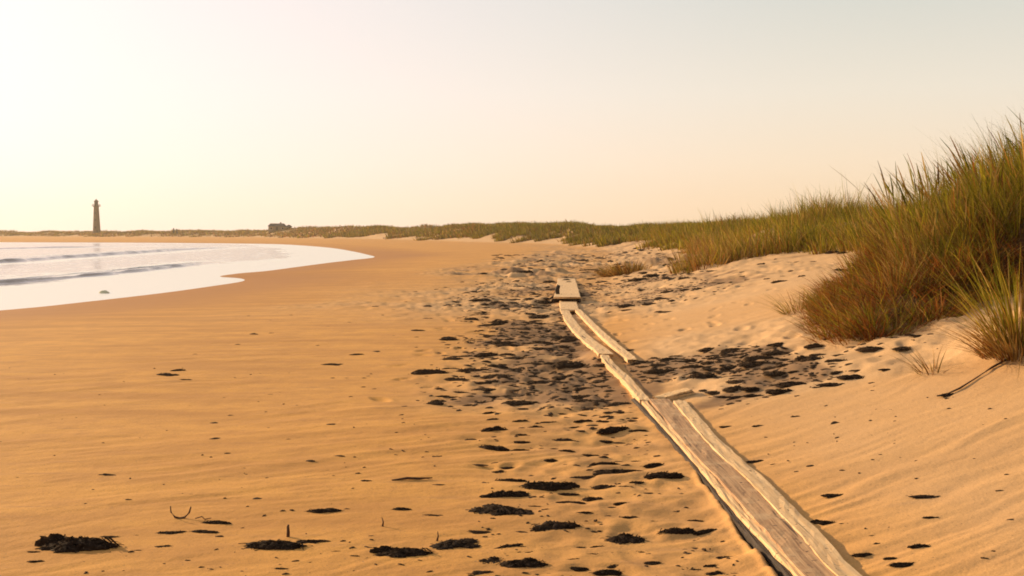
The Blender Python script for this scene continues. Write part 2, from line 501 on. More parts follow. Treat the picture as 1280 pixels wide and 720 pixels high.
# ------------------------------------------------------------------ ground sheet
def make_ground():
    rows = [0.0]
    r = 0.25
    while r < 3.4: rows.append(r); r *= 1.10
    r = 3.4
    while r < 1300:
        rows.append(r)
        r += min(1.25 * r * r / (CZ * F), .0065 * r if r < 75 else .0115 * r) if r < 900 else .04 * r
    while r < 14000: rows.append(r); r *= 1.12
    rows = np.array(rows[1:])
    fine = np.arange(-R(29), R(29), .0012)
    coarse = np.arange(R(29), 2 * math.pi - R(29), R(2.0))
    az = np.concatenate([fine, coarse])
    nr, nc = len(rows), len(az)
    D, A = np.meshgrid(rows, az, indexing='ij')
    X, Y = D * np.sin(A), D * np.cos(A)
    f = fields(X, Y)
    Z = height(X, Y, f)
    s, t, al, m = f
    # press the footprints
    for (x, y, rx, ry, an, dep) in dents:
        d = math.hypot(x, y); a = math.atan2(x, y)
        i0, i1 = np.searchsorted(rows, [d - .45, d + .45])
        j0, j1 = np.searchsorted(fine, [a - .45 / d, a + .45 / d])
        if i1 <= i0 or j1 <= j0: continue
        xs, ys = X[i0:i1, j0:j1] - x, Y[i0:i1, j0:j1] - y
        u = (xs * math.cos(an) + ys * math.sin(an)) / rx; v = (-xs * math.sin(an) + ys * math.cos(an)) / ry
        q = u * u + v * v
        Z[i0:i1, j0:j1] += dep * (-np.exp(-q ** 1.6 * .9) + .22 * np.exp(-(np.sqrt(q) - 1.5) ** 2 * 5))
    wet = sstep(9, 1.5, s + 1.5 * fbm(X / 6, Y / 9, 91, 3)) * (s > 0) * .9 + (s <= 0)
    wet = wet * (1 - .55 * sstep(100, 200, D))
    V = np.stack([X, Y, Z], -1).reshape(-1, 3)
    V = np.vstack([V, [[0, 0, float(ground(0, 0)[0])]]])
    i = np.arange(nr - 1)[:, None]; j = np.arange(nc)[None]
    j2 = (j + 1) % nc
    q = np.stack([i * nc + j, (i + 1) * nc + j, (i + 1) * nc + j2, i * nc + j2], -1).reshape(-1, 4)
    jj = np.arange(nc); tri = np.stack([np.full(nc, nr * nc), jj, (jj + 1) % nc], -1)
    q = q[:, ::-1]; tri = tri[:, ::-1]
    at = lambda a: np.append(a.ravel(), 0)
    lit = litter_density(X, Y)
    lit = .75 * sstep(.30, .85, lit + .6 * fbm(X / .3, Y / .5, 131, 3)) * (D < 60)
    ft = trample(X, Y, t, s) * sstep(34, 44, Y)
    lit = np.maximum(lit, .75 * ft * sstep(-.05, .22, fbm(X / 1.1, Y / 2.6, 133, 4, .6)))
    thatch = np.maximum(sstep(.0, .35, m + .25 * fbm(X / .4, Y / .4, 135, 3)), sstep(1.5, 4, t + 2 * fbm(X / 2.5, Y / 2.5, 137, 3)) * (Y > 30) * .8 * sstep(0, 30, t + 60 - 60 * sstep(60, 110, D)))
    behind = sstep(2, 10, t) * (D > 60) * .0
    o = np_mesh('sandy_beach', V, [q, tri], M['sand'], attrs=dict(
        wet=at(wet), trample=at(np.clip(trample(X, Y, t, s) * .9 + .75 * sstep(-4.0, -2.2, t) + sstep(-3, 0, t) * sstep(18, 30, D) * .6, 0, 1)), litter=at(lit), thatch=at(thatch)))
    tag(o, 'warm golden sand beach rising into dunes', kind='structure')
    return o


make_ground()


# ------------------------------------------------------------------ sea
def make_water():
    rows = [16.0]
    while rows[-1] < 420:
        r = rows[-1]; rows.append(r * (1.0022 if 30 < r < 140 else 1.0045 if r < 260 else 1.009))
    while rows[-1] < 13000: rows.append(rows[-1] * 1.08)
    rows = np.array(rows)
    az = np.concatenate([np.arange(-R(110), -R(28), R(.8)), np.arange(-R(28), R(1), .0009)])
    nr, nc = len(rows), len(az)
    D, A = np.meshgrid(rows, az, indexing='ij')
    X, Y = D * np.sin(A), D * np.cos(A)
    ds, al = poly_dist(X, Y, SHORE)
    s = np.where(inside(X, Y, SEA), ds, -ds)
    sm = s + 2.2 * fbm(X / 14, Y / 22, 201, 3) + .35 * fbm(X / 2, Y / 2, 203, 3)
    Z = np.full(X.shape, ZW)
    foam = 0.40 * sstep(9.0, 6.0, sm) + .3 * sstep(1.6, .3, s + .8 * fbm(X / 1.2, Y / 1.5, 209, 3)) + .16 + .20 * sstep(60, 15, sm)
    for pts, amp, fr, bk in (
            (((-260, 377), (-120, 365), (0, 355), (60, 350), (120, 344.5), (170, 339.5), (225, 333), (262, 327)), .20, .26, 1.5),
            (((-300, 339), (-120, 333), (0, 328.5), (60, 324), (105, 321), (150, 318), (230, 312.5), (300, 308.8)), .28, .45, 3.),
            (((-300, 315), (-100, 313), (0, 311.5), (60, 310), (120, 309), (170, 308)), .22, .6, 4.),
            (((-300, 300.5), (0, 304.2), (100, 304.8), (200, 304.9)), .01, 1., 4.)):
        L = smooth_poly([wpt(*p) for p in pts], 6)
        dd, aa = poly_dist(X, Y, L)
        ds2, _ = poly_dist(L[:, 0], L[:, 1], SHORE)
        tot = np.linalg.norm(np.diff(L, axis=0), axis=1).sum()
        here = np.interp(aa, np.linspace(0, tot, len(ds2)), ds2)
        u = np.where(Y > np.interp(X, L[:, 0], L[:, 1]), dd, -dd) + .3 * fbm(aa / 3, aa * 0, 211, 2)
        g = np.where(u < 0, np.exp(-(u / fr) ** 2), np.exp(-(u / bk) ** 2))
        endf = np.clip((tot - aa) / (tot * .3), 0, 1) * sstep(0, .02, aa / tot + .02)
        a = amp * (.85 + .35 * fbm(aa / 9, aa * 0 + amp * 50, 205, 2)) * endf
        Z += a * g
        foam += .45 * np.exp(-((u + fr * 4) / (fr * 3)) ** 2) * (amp > .2) - .45 * np.exp(-((u + fr * .6) / (fr * .8)) ** 2)
        foam += .25 * np.exp(-((u - bk) / bk) ** 2)
        foam = foam * (1 - .95 * np.exp(-((u + fr * .45) / (fr * 1.25)) ** 2) * (amp > .1) * sstep(0, .4, endf))
    Z += .02 * fbm(X / 1.5, Y / 2.5, 207, 3) * sstep(2, 12, s)
    keep = s > -9
    V = np.stack([X, Y, Z], -1).reshape(-1, 3)
    i = np.arange(nr - 1)[:, None]; j = np.arange(nc - 1)[None]
    q = np.stack([i * nc + j, i * nc + j + 1, (i + 1) * nc + j + 1, (i + 1) * nc + j], -1).reshape(-1, 4)
    k = keep.ravel()[q].any(1) & (s.ravel()[q] > -4).any(1)
    q = q[k]
    used = np.unique(q); rem = np.full(len(V), -1); rem[used] = np.arange(len(used))
    o = np_mesh('sea_water', V[used], [rem[q]], M['water'], attrs=dict(foam=np.clip(foam, 0, 1).ravel()[used]))
    tag(o, 'shallow surf with white foam and low breaking waves', kind='structure')


make_water()

# ------------------------------------------------------------------ grass
GREEN = np.array([(0.17, 0.165, 0.008), (0.24, 0.205, 0.012), (0.10, 0.11, 0.007), (0.33, 0.26, 0.022)])
GOLD = np.array([(0.36, 0.20, 0.045), (0.46, 0.30, 0.09), (0.27, 0.13, 0.025)])
RED = np.array([(0.22, 0.058, 0.010), (0.11, 0.030, 0.008), (0.32, 0.10, 0.018)])


def blades(base, hgt, wid, dirv, bend, c0, c1, nseg=4, head=False):
    """ribbons: base (n,3), dirv (n,3) start direction, bend (n,3) sideways pull at the tip"""
    n = len(base)
    ts = np.linspace(0, 1, nseg + 1)
    a = rng.uniform(0, math.pi, n)
    side = np.stack([np.cos(a), np.sin(a), np.zeros(n)], 1)
    V = []; C = []
    for t in ts:
        c = base + dirv * (hgt * t)[:, None] + bend * (hgt * t * t)[:, None]
        w = wid * (1 - t) ** .7 * .5 + wid * .04
        if head: w = wid * (.22 if t < .74 else 1.0 if t < .95 else .25)
        V += [c - side * w[:, None], c + side * w[:, None]]
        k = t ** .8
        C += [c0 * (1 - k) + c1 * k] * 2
    V = np.stack(V, 1); C = np.stack(C, 1)
    m = 2 * (nseg + 1)
    k = np.arange(nseg) * 2
    q = np.stack([k, k + 1, k + 3, k + 2], 1)
    Fq = (np.arange(n)[:, None, None] * m + q[None]).reshape(-1, 4)
    return V.reshape(-1, 3), Fq, C.reshape(-1, 3)


def tufts(cx, cy, z, n_per, hmean, spread, fan, wmean, pg=.6, pr=.15, wind=(-.10, 0.02), nseg=4, hvar=.32, greenbias=None, head=False, dark=1.0):
    """n_per blades fanned round every tuft centre"""
    nt_ = len(cx)
    idx = np.repeat(np.arange(nt_), n_per); n = len(idx)
    a = rng.uniform(0, 2 * math.pi, n); rr = spread * np.sqrt(rng.random(n))
    hm = hmean if np.ndim(hmean) else np.full(nt_, hmean)
    bx = cx[idx] + rr * np.cos(a); by = cy[idx] + rr * np.sin(a)
    hm = hm * np.clip(rng.normal(1, .18, nt_), .55, 1.5)
    ln = rng.normal(0, .13, (nt_, 2))
    tbr = rng.uniform(.65, 1.3, nt_)
    base = np.stack([bx, by, z[idx] - .03 - 0.15 * rr], 1)
    h = hm[idx] * np.clip(rng.normal(1, hvar, n), .35, 1.6)
    tilt = fan * (rr / spread) * rng.uniform(.3, 1.2, n)
    dirv = np.stack([np.cos(a) * tilt + ln[idx, 0], np.sin(a) * tilt + ln[idx, 1], np.ones(n)], 1)
    dirv /= np.linalg.norm(dirv, axis=1)[:, None]
    b = rng.uniform(.0, .5, n) * (.4 + tilt)
    bend = np.stack([np.cos(a) * b + wind[0] + rng.normal(0, .08, n), np.sin(a) * b + wind[1] + rng.normal(0, .08, n), -b * b * .7 - .02], 1)
    tuft_g = (rng.random(nt_) * .5 + .75)
    p = rng.random(n); pgt = np.clip(pg * tuft_g[idx], 0, 1) if greenbias is None else np.clip(greenbias[idx] * tuft_g[idx], 0, 1)
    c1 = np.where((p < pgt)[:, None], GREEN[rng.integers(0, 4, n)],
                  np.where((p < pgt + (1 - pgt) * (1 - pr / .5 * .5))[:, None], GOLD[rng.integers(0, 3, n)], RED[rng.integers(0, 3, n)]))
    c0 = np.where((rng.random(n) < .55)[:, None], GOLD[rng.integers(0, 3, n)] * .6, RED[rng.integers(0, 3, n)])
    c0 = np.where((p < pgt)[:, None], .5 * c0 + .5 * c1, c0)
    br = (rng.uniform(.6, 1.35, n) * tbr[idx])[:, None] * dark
    return blades(base, h, wmean * rng.uniform(.6, 1.4, n), dirv, bend, c0 * br, c1 * br, nseg, head)


def join(parts):
    V, Fq, C = [], [], []; k = 0
    for v, f, c in parts:
        V.append(v); Fq.append(f + k); C.append(c); k += len(v)
    return np.vstack(V), np.vstack(Fq), np.vstack(C)


def scatter(n, x0, x1, y0, y1, test):
    x = rng.uniform(x0, x1, n); y = rng.uniform(y0, y1, n)
    f = fields(x, y)
    k = test(x, y, f)
    x, y = x[k], y[k]
    return x, y, height(x, y, tuple(q[k] for q in f))


def grass_obj(name, parts, label, cat=None, group=None, kind='stuff', parent=None):
    V, Fq, C = join(parts)
    o = np_mesh(name, V, [Fq], M['blade'], attrs=dict(tint=C))
    return tag(o, label, cat, group, kind)


# near hummock: tall marram, tangled red-brown stems along its eroded toe
def near_grass():
    parts = []
    x, y, z = scatter(7000, 3.0, 14, 9.3, 23, lambda x, y, f: (f[3] > .52 + .9 * fbm(x / .8, y / .8, 301, 2)) & (fbm(x / .6, y / .6, 303, 2) > -.16))
    f = fields(x, y)
    hb = np.clip(.36 + .40 * sstep(.3, 2.6, f[3]) , 0, .9) * rng.uniform(.8, 1.15, len(x))
    gb = np.clip(.52 + .36 * sstep(.8, 2.0, f[3]) + .9 * fbm(x / 1.1, y / 1.1, 305, 2), .05, .95)
    k = np.hypot(x, y) < 26
    x, y, z, hb, gb = x[k], y[k], z[k], hb[k], gb[k]
    print('near tufts', len(x))
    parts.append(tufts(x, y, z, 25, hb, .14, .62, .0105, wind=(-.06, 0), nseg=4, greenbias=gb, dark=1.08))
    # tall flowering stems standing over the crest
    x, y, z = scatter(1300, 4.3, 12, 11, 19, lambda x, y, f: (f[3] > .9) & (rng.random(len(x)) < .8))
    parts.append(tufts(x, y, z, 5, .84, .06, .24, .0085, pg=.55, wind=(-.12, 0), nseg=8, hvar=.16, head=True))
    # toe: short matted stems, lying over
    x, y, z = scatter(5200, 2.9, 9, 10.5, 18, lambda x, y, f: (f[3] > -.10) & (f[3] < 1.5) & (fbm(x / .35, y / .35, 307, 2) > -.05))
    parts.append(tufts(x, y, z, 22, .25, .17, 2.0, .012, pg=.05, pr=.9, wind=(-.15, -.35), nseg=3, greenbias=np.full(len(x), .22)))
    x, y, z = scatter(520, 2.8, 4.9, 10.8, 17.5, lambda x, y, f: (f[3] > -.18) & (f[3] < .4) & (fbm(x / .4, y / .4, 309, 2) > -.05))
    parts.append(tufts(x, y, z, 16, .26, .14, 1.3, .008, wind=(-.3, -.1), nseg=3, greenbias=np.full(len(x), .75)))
    return grass_obj('dune_grass', parts, 'tall green and red-brown marram grass on the nearest dune at right')


near_grass()


def blowout(x, y):
    """bare sand between the near hummock and the next dune"""
    x, y = np.asarray(x, float), np.asarray(y, float)
    e1 = ((x - 7.2) / 1.9) ** 2 + ((y - 27.5) / 8.0) ** 2 + .8 * fbm(x / 2, y / 2, 311, 3)
    return (e1 < 1) | ((x < .282 * y) & (y < 30))


def mid_grass():
    parts = []
    def test(x, y, f):
        b = fbm(x / 2.6, y / 2.6, 313, 3)
        return (f[1] + 4.0 * fbm(x / 6, y / 7, 5, 3) * sstep(28, 55, np.hypot(x, y)) > .5 + 3.4 * b + .8 * sstep(60, 120, y)) & (~blowout(x, y)) & (f[3] < 0) & (abs(x) < y * .5 + 2) & (f[1] < 26)
    x, y, z = scatter(14000, 3, 45, 19, 60, test)
    ff = fields(x, y)
    gb = np.clip(.22 + .6 * sstep(.5, 3.5, ff[1]) + .5 * fbm(x / 2.2, y / 2.2, 331, 2), .1, .95)
    parts.append(tufts(x, y, z, 18, .56 + .8 * fbm(x / 3, y / 3, 333, 2), .26, .55, .022, wind=(-.05, 0), nseg=3, greenbias=gb, dark=1.08))
    print('mid', len(x))
    x, y, z = scatter(26000, 6, 60, 58, 135, test)
    parts.append(tufts(x, y, z, 10, .58 + .5 * fbm(x / 5, y / 5, 335, 2), .42, .5, .045, wind=(-.05, 0), nseg=2, greenbias=np.full(len(x), .75), dark=.95))
    print('mid2', len(x))
    return grass_obj('dune_grass', parts, 'green marram grass along the middle dunes behind the bare sand hollow')


mid_grass()


def far_grass():
    parts = []
    def test(x, y, f):
        r = np.hypot(x, y)
        a = R(35); u = x * math.cos(a) + y * math.sin(a); v = -x * math.sin(a) + y * math.cos(a)
        k = 1 + 1.6 * sstep(200, 500, r)
        b = fbm(u / (11 * k), v / (3.6 * k), 317, 3)
        edge = .0 + 7 * b * (1 + .5 * sstep(200, 500, r)) - 1.5 * sstep(300, 500, r)
        bare = fbm(u / (7 * k), v / (1.9 * k), 319, 3) > .31
        return (f[1] > edge) & ~(bare & (f[1] < 8 + 6 * k)) & (f[1] < 34 + 30 * sstep(200, 600, r)) & (x < y * .3 + 10)
    for (n, y0, y1, x0, x1, per, hh, sp, w) in ((26000, 130, 260, -10, 60, 9, .75, .8, .12), (34000, 255, 460, -90, 60, 8, .9, 1.3, .24),
                                              (60000, 455, 900, -480, 20, 7, 1.0, 2.0, .5)):
        x, y, z = scatter(n, x0, x1, y0, y1, test)
        print('far', len(x))
        parts.append(tufts(x, y, z, per, hh, sp, .6, w, wind=(-.05, 0), nseg=2, greenbias=np.full(len(x), .78 if y0 < 200 else .62 if y0 < 400 else (.45)), dark=.78))
    return grass_obj('dune_grass', parts, 'olive grass covering the long low dunes towards the lighthouse')


far_grass()


# lone plants
def lone_tuft(name, px, py, n, h, spread, fan, w, label, cat, pg=.5, nseg=5, group=None, sub=None, wind=(-.05, 0)):
    x, y, z = hit(px, py)
    V, Fq, C = join([tufts(np.array([0.]), np.array([0.]), np.array([0.02]), n, h, spread, fan, w, wind=wind, nseg=nseg,
                           greenbias=np.array([pg]))] + ([sub] if sub else []))
    o = np_mesh(name, V, [Fq], M['blade'], attrs=dict(tint=C))
    o.location = (x, y, z - .01)
    return tag(o, label, cat, group)


lone_tuft('grass_tuft', 1166, 464, 60, .26, .12, 1.9, .008, 'small sparse grass sprig alone on the bare sand slope below the dune', 'grass tuft', .35)
lone_tuft('grass_tuft', 1274, 424, 300, .62, .24, .85, .010, 'bright green grass tuft with red roots at right edge, lowest on the dune', 'grass tuft', .75)
lone_tuft('grass_tuft', 1000, 388, 150, .26, .28, 1.5, .009, 'low yellow-green tuft at the left tip of the near dune', 'grass tuft', .75)
lone_tuft('grass_tuft', 1268, 440, 520, .34, .26, 1.5, .009, 'tangled red-brown root tuft hanging beside the right-edge green tuft', 'grass tuft', .02, wind=(-.35, -.55))
lone_tuft('dry_shrub', 785, 341, 1500, .45, 1.0, 1.7, .030, 'reddish-brown dry shrub alone on the sand before the middle dunes', 'shrub', .08, 4)


# ------------------------------------------------------------------ dried seaweed
def weed_mesh(seed, hi=True):
    """a low ragged heap about 1 unit long: lumps, flakes and curled strands"""
    g = np.random.default_rng(seed)
    V, Fq = [], []; k = 0
    nl = 7 if hi else 2
    nu, nv = (30, 7) if hi else (8, 3)
    for i in range(nl):
        cx, cy = np.clip(g.normal(0, .18), -.34, .34), np.clip(g.normal(0, .08), -.15, .15)
        if i == 0: cx = cy = 0
        rx, ry, rz = g.uniform(.18, .34), g.uniform(.10, .2), g.uniform(.07, .14)
        if i == 0: rx, ry, rz = .40, .19, .12
        th = np.linspace(0, 2 * math.pi, nu, endpoint=False)
        vv = []
        for j in range(nv):
            ph = j / nv * math.pi / 2
            rad = math.cos(ph) * (1 + .55 * (g.random(nu) - .5))
            vv.append(np.stack([cx + rx * rad * np.cos(th), cy + ry * rad * np.sin(th),
                                rz * math.sin(ph) * (1 + .9 * (g.random(nu) - .5)) - (.03 if j == 0 else 0)], 1))
        vv.append(np.array([[cx, cy, rz * g.uniform(.7, 1.3)]]))
        V.append(np.vstack(vv))
        for j in range(nv - 1):
            for u in range(nu):
                u2 = (u + 1) % nu
                Fq.append((k + j * nu + u, k + j * nu + u2, k + (j + 1) * nu + u2, k + (j + 1) * nu + u))
        tip = k + nv * nu
        for u in range(nu):
            Fq.append((k + (nv - 1) * nu + u, k + (nv - 1) * nu + (u + 1) % nu, tip, tip))
        k = tip + 1
    ns = 110 if hi else 5
    for i in range(ns):
        x, y = np.clip(g.normal(0, .22), -.36, .36), np.clip(g.normal(0, .08), -.14, .14)
        a = g.uniform(0, 2 * math.pi); a = a if g.random() < .5 else g.choice([0, math.pi]) + g.normal(0, .3)
        L = g.uniform(.08, .26); w = g.uniform(.005, .014); z = g.uniform(.01, .13)
        pts = []
        for j in range(5):
            t = j / 4
            pts.append((x, y, max(z * (1 - t * 1.1) + .035 * math.sin(3 * t + i), .004)))
            a += g.normal(0, .45); x += L / 4 * math.cos(a); y += L / 4 * math.sin(a)
        vv = []
        for j, p in enumerate(pts):
            ww = w * (1 - .6 * j / 4)
            vv += [(p[0] - ww * math.sin(a), p[1] + ww * math.cos(a), p[2]), (p[0] + ww * math.sin(a), p[1] - ww * math.cos(a), p[2] + .012)]
        V.append(np.array(vv))
        for j in range(4): Fq.append((k + 2 * j, k + 2 * j + 1, k + 2 * j + 3, k + 2 * j + 2))
        k += 10
    V = np.vstack(V)
    quads = np.array([f for f in Fq if f[2] != f[3]]); tris = np.array([f[:3] for f in Fq if f[2] == f[3]])
    return V, quads, tris


PROTO = []
for sd in range(7):
    V, q, t3 = weed_mesh(500 + sd)
    PROTO.append(np_mesh('seaweed_clump', V, [q, t3], M['weed'], link=False))

clumps = []     # px, py, width in photo px, label or None, group


def place_weed(x, y, z, size, label, group, k, rz, flat=1.0, depth=1.0):
    src = PROTO[k % len(PROTO)]
    o = src.copy(); COL.objects.link(o)
    o.name = 'seaweed_clump'
    o.location = (x, y, z); o.rotation_euler = (0, 0, rz); o.scale = (size, size * depth, size * flat)
    if y > 10.3:
        o.material_slots[0].link = 'OBJECT'; o.material_slots[0].material = M['weed_brown']
    return tag(o, label, 'seaweed clump', group)


G1 = 'clumps of dried seaweed scattered over the beach'
named = [
    (100, 683, 95, 'largest black seaweed clump, a long flat one in the bottom left foreground', 1.3),
    (43, 690, 20, 'small dark weed clump touching the left end of the longest black clump', 1),
    (45, 702, 24, 'dark weed clump just below the left end of the longest black clump', 1),
    (137, 671, 30, 'thin dark weed streak just above the right end of the longest black clump', .6),
    (171, 669, 10, 'tiny dark weed knot to the right above the longest black clump', 1.2),
    (214, 666, 34, 'narrow dark weed clump left of the twin-humped clump', .8),
    (253, 665, 34, 'twin-humped dark weed clump below the curved twig', 1),
    (270, 654, 34, 'flat dark weed clump directly right of the curved twig', 1.1),
    (172, 688, 13, 'small round weed clump between the longest clump and the flat streak', 1.2),
    (205, 683, 28, 'flat weed streak below the twin-humped clump', .6),
    (346, 683, 80, 'long lumpy black clump with an upright stub behind it', 1.0),
    (390, 677, 32, 'small crest of weed joined to the right end of the lumpy black clump', 1.0),
    (420, 689, 14, 'small dark weed knot right of the lumpy black clump', 1.0),
    (445, 695, 12, 'peaked weed knot left of the smooth wedge-shaped clump', 1.6),
    (505, 691, 70, 'smooth wedge-shaped black clump, sole big one in the bottom centre', 1.0),
    (353, 711, 20, 'round weed clump below the lumpy black clump', 1.1),
    (405, 639, 44, 'thin peaked weed clump alone on the sand left of centre', .9),
    (502, 637, 26, 'rounded dark weed lump alone in the lower centre', 1.3),
    (540, 644, 24, 'small brown weed wisp right of the lone rounded lump', .7),
    (687, 611, 66, 'bushy two-lobed black clump, tallest weed heap left of the timber', 1.5),
    (707, 618, 26, 'oval black clump tucked under the bushy two-lobed heap', 1),
    (668, 633, 16, 'soft brown weed lump left below the bushy two-lobed heap', 1),
    (730, 641, 22, 'small oval weed clump right below the bushy two-lobed heap', 1),
    (655, 706, 60, 'arched double weed clump at the bottom left of the timber', 1.2),
    (760, 716, 38, 'black clump cut by the bottom edge, left of the timber', 1.3),
    (775, 591, 50, 'broad weed clump with grey top, left of the timber', 1),
    (755, 580, 32, 'dark weed clump just above the grey-topped broad one', 1),
    (1049, 619, 30, 'oval dark weed pat highest on the right-hand sand slope of three near the timber', .8),
    (1031, 653, 27, 'oval dark weed pat touching the right edge of the timber', 1.2),
    (1056, 654, 12, 'tiny weed pat right beside the oval pat at the timber edge', .8),
    (1080, 694, 30, 'black weed pat at the foot of the right slope, leftmost of the bottom trio', 1.2),
    (1115, 698, 23, 'middle black weed pat of the bottom trio right of the timber', 1.1),
    (1152, 683, 24, 'tilted black weed pat at the right of the bottom trio', 1.7),
    (1132, 706, 36, 'ragged weed clump below the bottom trio right of the timber', 1.1),
    (1160, 621, 44, 'long thin weed streak highest on the lower right slope', .6),
    (1164, 647, 20, 'small dark weed pat below the long thin streak on the slope', 1.1),
    (1093, 669, 14, 'tiny thin weed pat midway between timber and tilted pat', .7),
    (948, 577, 28, 'flat weed pat right beside the middle of the timber', .8),
    (969, 580, 13, 'tiny weed pat right of the flat one beside the timber', .8),
    (911, 533, 18, 'small weed pat on the right slope just above the timber middle, left of two', .8),
    (950, 532, 18, 'small weed pat on the right slope just above the timber middle, right of two', .8),
    (947, 495, 24, 'weed clump at the lower right tip of the dark seaweed band', 1),
    (835, 390, 26, 'thin brown weed streak alone on pale sand right of the curved boards', .5),
    (772, 427, 10, 'small round weed knot beside the end of the pale board', 1.3),
    (787, 438, 18, 'dark weed clump just below the small round knot by the pale board', 1),
    (1108, 462, 22, 'dark weed clump on the sand below the near dune toe', .8),
    (1188, 493, 30, 'dark twiggy clump at the lower end of the long shadow streak', .7),
]
occupied = []
ki = 0
for px, py, w, lab, fl in named:
    x, y, z = hit(px, py)
    size = w / F * y / 1.0
    place_weed(x, y, z - .004, size * 1.12, lab, G1, ki, rng.normal(0, .12) + (math.pi if ki % 2 else 0), flat=.6 * fl, depth=.8)
    occupied.append((x, y, size * .5)); ki += 1

rnd = []        # x, y, size, region


def free(x, y, r):
    return all((x - a) ** 2 + ((y - b) * .6) ** 2 > (r + c) ** 2 * .8 for a, b, c in occupied)


def beam_clear(x, y):
    if y < 11.6: return not 1.12 < x < 1.76
    if y < 14.0: return not 1.12 < x < 1.34
    if y < 16.0: return not .90 < x < 1.60
    return not (1.02 < x < 1.62 and y < 31)


def add_random(n, x0, x1, y0, y1, dens, smin, smax, reg, sp=1.0):
    X = rng.uniform(x0, x1, n); Y = rng.uniform(y0, y1, n)
    for x, y in zip(X, Y):
        s = smin + (smax - smin) * rng.random() ** 1.9
        if rng.random() > dens(x, y) or not (beam_clear(x, y) and beam_clear(x - .4 * s, y) and beam_clear(x + .4 * s, y)): continue
        if sp and not free(x, y, s * .5 * sp): continue
        rnd.append((x, y, s, reg)); occupied.append((x, y, s * .5)) if sp else None


LB = lambda x, y: float(litter_density(np.array([x]), np.array([y]))[0])
add_random(2200, -.6, 1.2, 4.9, 11.0, lambda x, y: np.clip(.10 + .75 * (x + .2) / 1.2, 0, 1) * (.6 + .6 * (fbm(np.array([x / .7]), np.array([y / .9]), 401, 2)[0] > 0)), .05, .33, 0, .8)
add_random(160, -2.6, .3, 4.8, 6.4, lambda x, y: .40, .03, .08, 1, 1)
add_random(150, -3.2, .2, 6.0, 13.0, lambda x, y: .35, .04, .13, 1, 1)
add_random(30, -9, -1, 9.0, 24.0, lambda x, y: .5, .06, .12, 1, 1)
add_random(60, 1.8, 4.0, 5.4, 10.5, lambda x, y: .22, .04, .12, 2, 1)
add_random(4200, -1.8, 1.1, 10.2, 29, lambda x, y: LB(x, y) * 1.3, .07, .42, 3, .5)
add_random(4200, 1.3, 4.0, 9.4, 15, lambda x, y: LB(x, y) * 1.3, .06, .38, 4, .45)
add_random(900, -2.5, 9, 23, 60, lambda x, y: (.55 if (y < 42 and x < 7) else .2) * (x > -.04 * y), .16, .5, 5, .8)
add_random(1300, -4, 11, 34, 95, lambda x, y: (.55 if x < .13 * y + .5 else .12) * (x > -.02 * y + .3), .2, .8, 5, .8)
add_random(420, 2.3, 4.2, 9.4, 15, lambda x, y: .9 * math.exp(-((y - 10.2 - 1.1 * (x - 2.6)) / .8) ** 2), .06, .34, 4, .6)
add_random(300, -4.5, 0, 12, 40, lambda x, y: np.clip((x + 4.5) / 5, .1, .9) * .6, .08, .26, 3, 1)
rnd.sort(key=lambda c: -(c[2] / c[1]))
reg_lab = {
    0: 'dark dried seaweed clump on the sand close left of the timber',
    1: 'small dark weed scrap on the open sand at left',
    2: 'small dark weed scrap on the bare sand slope right of the timber',
    3: 'dark seaweed clump in the thick band left of the timber and boards',
    4: 'dark seaweed clump in the thick band right of the timber, below the dune',
    5: 'dark seaweed clump in the far rows around the raised board',
}
reg_grp = {0: 'seaweed clumps close left of the timber', 1: 'weed scraps on the open left sand',
           2: 'weed scraps on the right sand slope', 3: 'seaweed clumps in the thick left band',
           4: 'seaweed clumps in the thick right band', 5: 'seaweed clumps in the far rows'}
xs = np.array([c[0] for c in rnd]); ys = np.array([c[1] for c in rnd]); zs = height(xs, ys)
NIND = 240
print('clumps', len(rnd))
sv, sq, st_ = [], [], []; kk = 0
LOW = [weed_mesh(800 + i, False) for i in range(6)]
for i, (x, y, s, reg) in enumerate(rnd):
    rz = rng.normal(0, .35) + (math.pi if rng.random() < .5 else 0); fl = rng.uniform(.45, 1.0)
    if i < NIND:
        place_weed(x, y, zs[i] - .004 - .03 * s * rng.random(), s, reg_lab[reg], reg_grp[reg], int(rng.integers(0, 7)), rz, fl, rng.uniform(.7, 1.5))
    else:
        V, q, t3 = LOW[i % 6]
        c, s_ = math.cos(rz), math.sin(rz); dp = rng.uniform(.7, 1.6)
        v = V * np.array([s, s * dp, s * fl])
        v = np.stack([v[:, 0] * c - v[:, 1] * s_ + x, v[:, 0] * s_ + v[:, 1] * c + y, v[:, 2] + zs[i] - .004], 1)
        sv.append(v); sq.append(q + kk); st_.append(t3 + kk); kk += len(v)
# fine wrack between the clumps
n = 15000
X = rng.uniform(-2, 5, n); Y = rng.uniform(9.8, 42, n)
k = (litter_density(X, Y) > rng.random(n) * 1.2) & np.array([beam_clear(a, b) for a, b in zip(X, Y)])
X, Y = X[k], Y[k]; Zf = height(X, Y)
for i in range(len(X)):
    V, q, t3 = LOW[i % 6]; s = rng.uniform(.05, .14)
    rz = rng.uniform(0, 6.28); c, s_ = math.cos(rz), math.sin(rz)
    v = V * s
    v = np.stack([v[:, 0] * c - v[:, 1] * s_ + X[i], v[:, 0] * s_ + v[:, 1] * c + Y[i], v[:, 2] * .8 + Zf[i] - .003], 1)
    sv.append(v); sq.append(q + kk); st_.append(t3 + kk); kk += len(v)
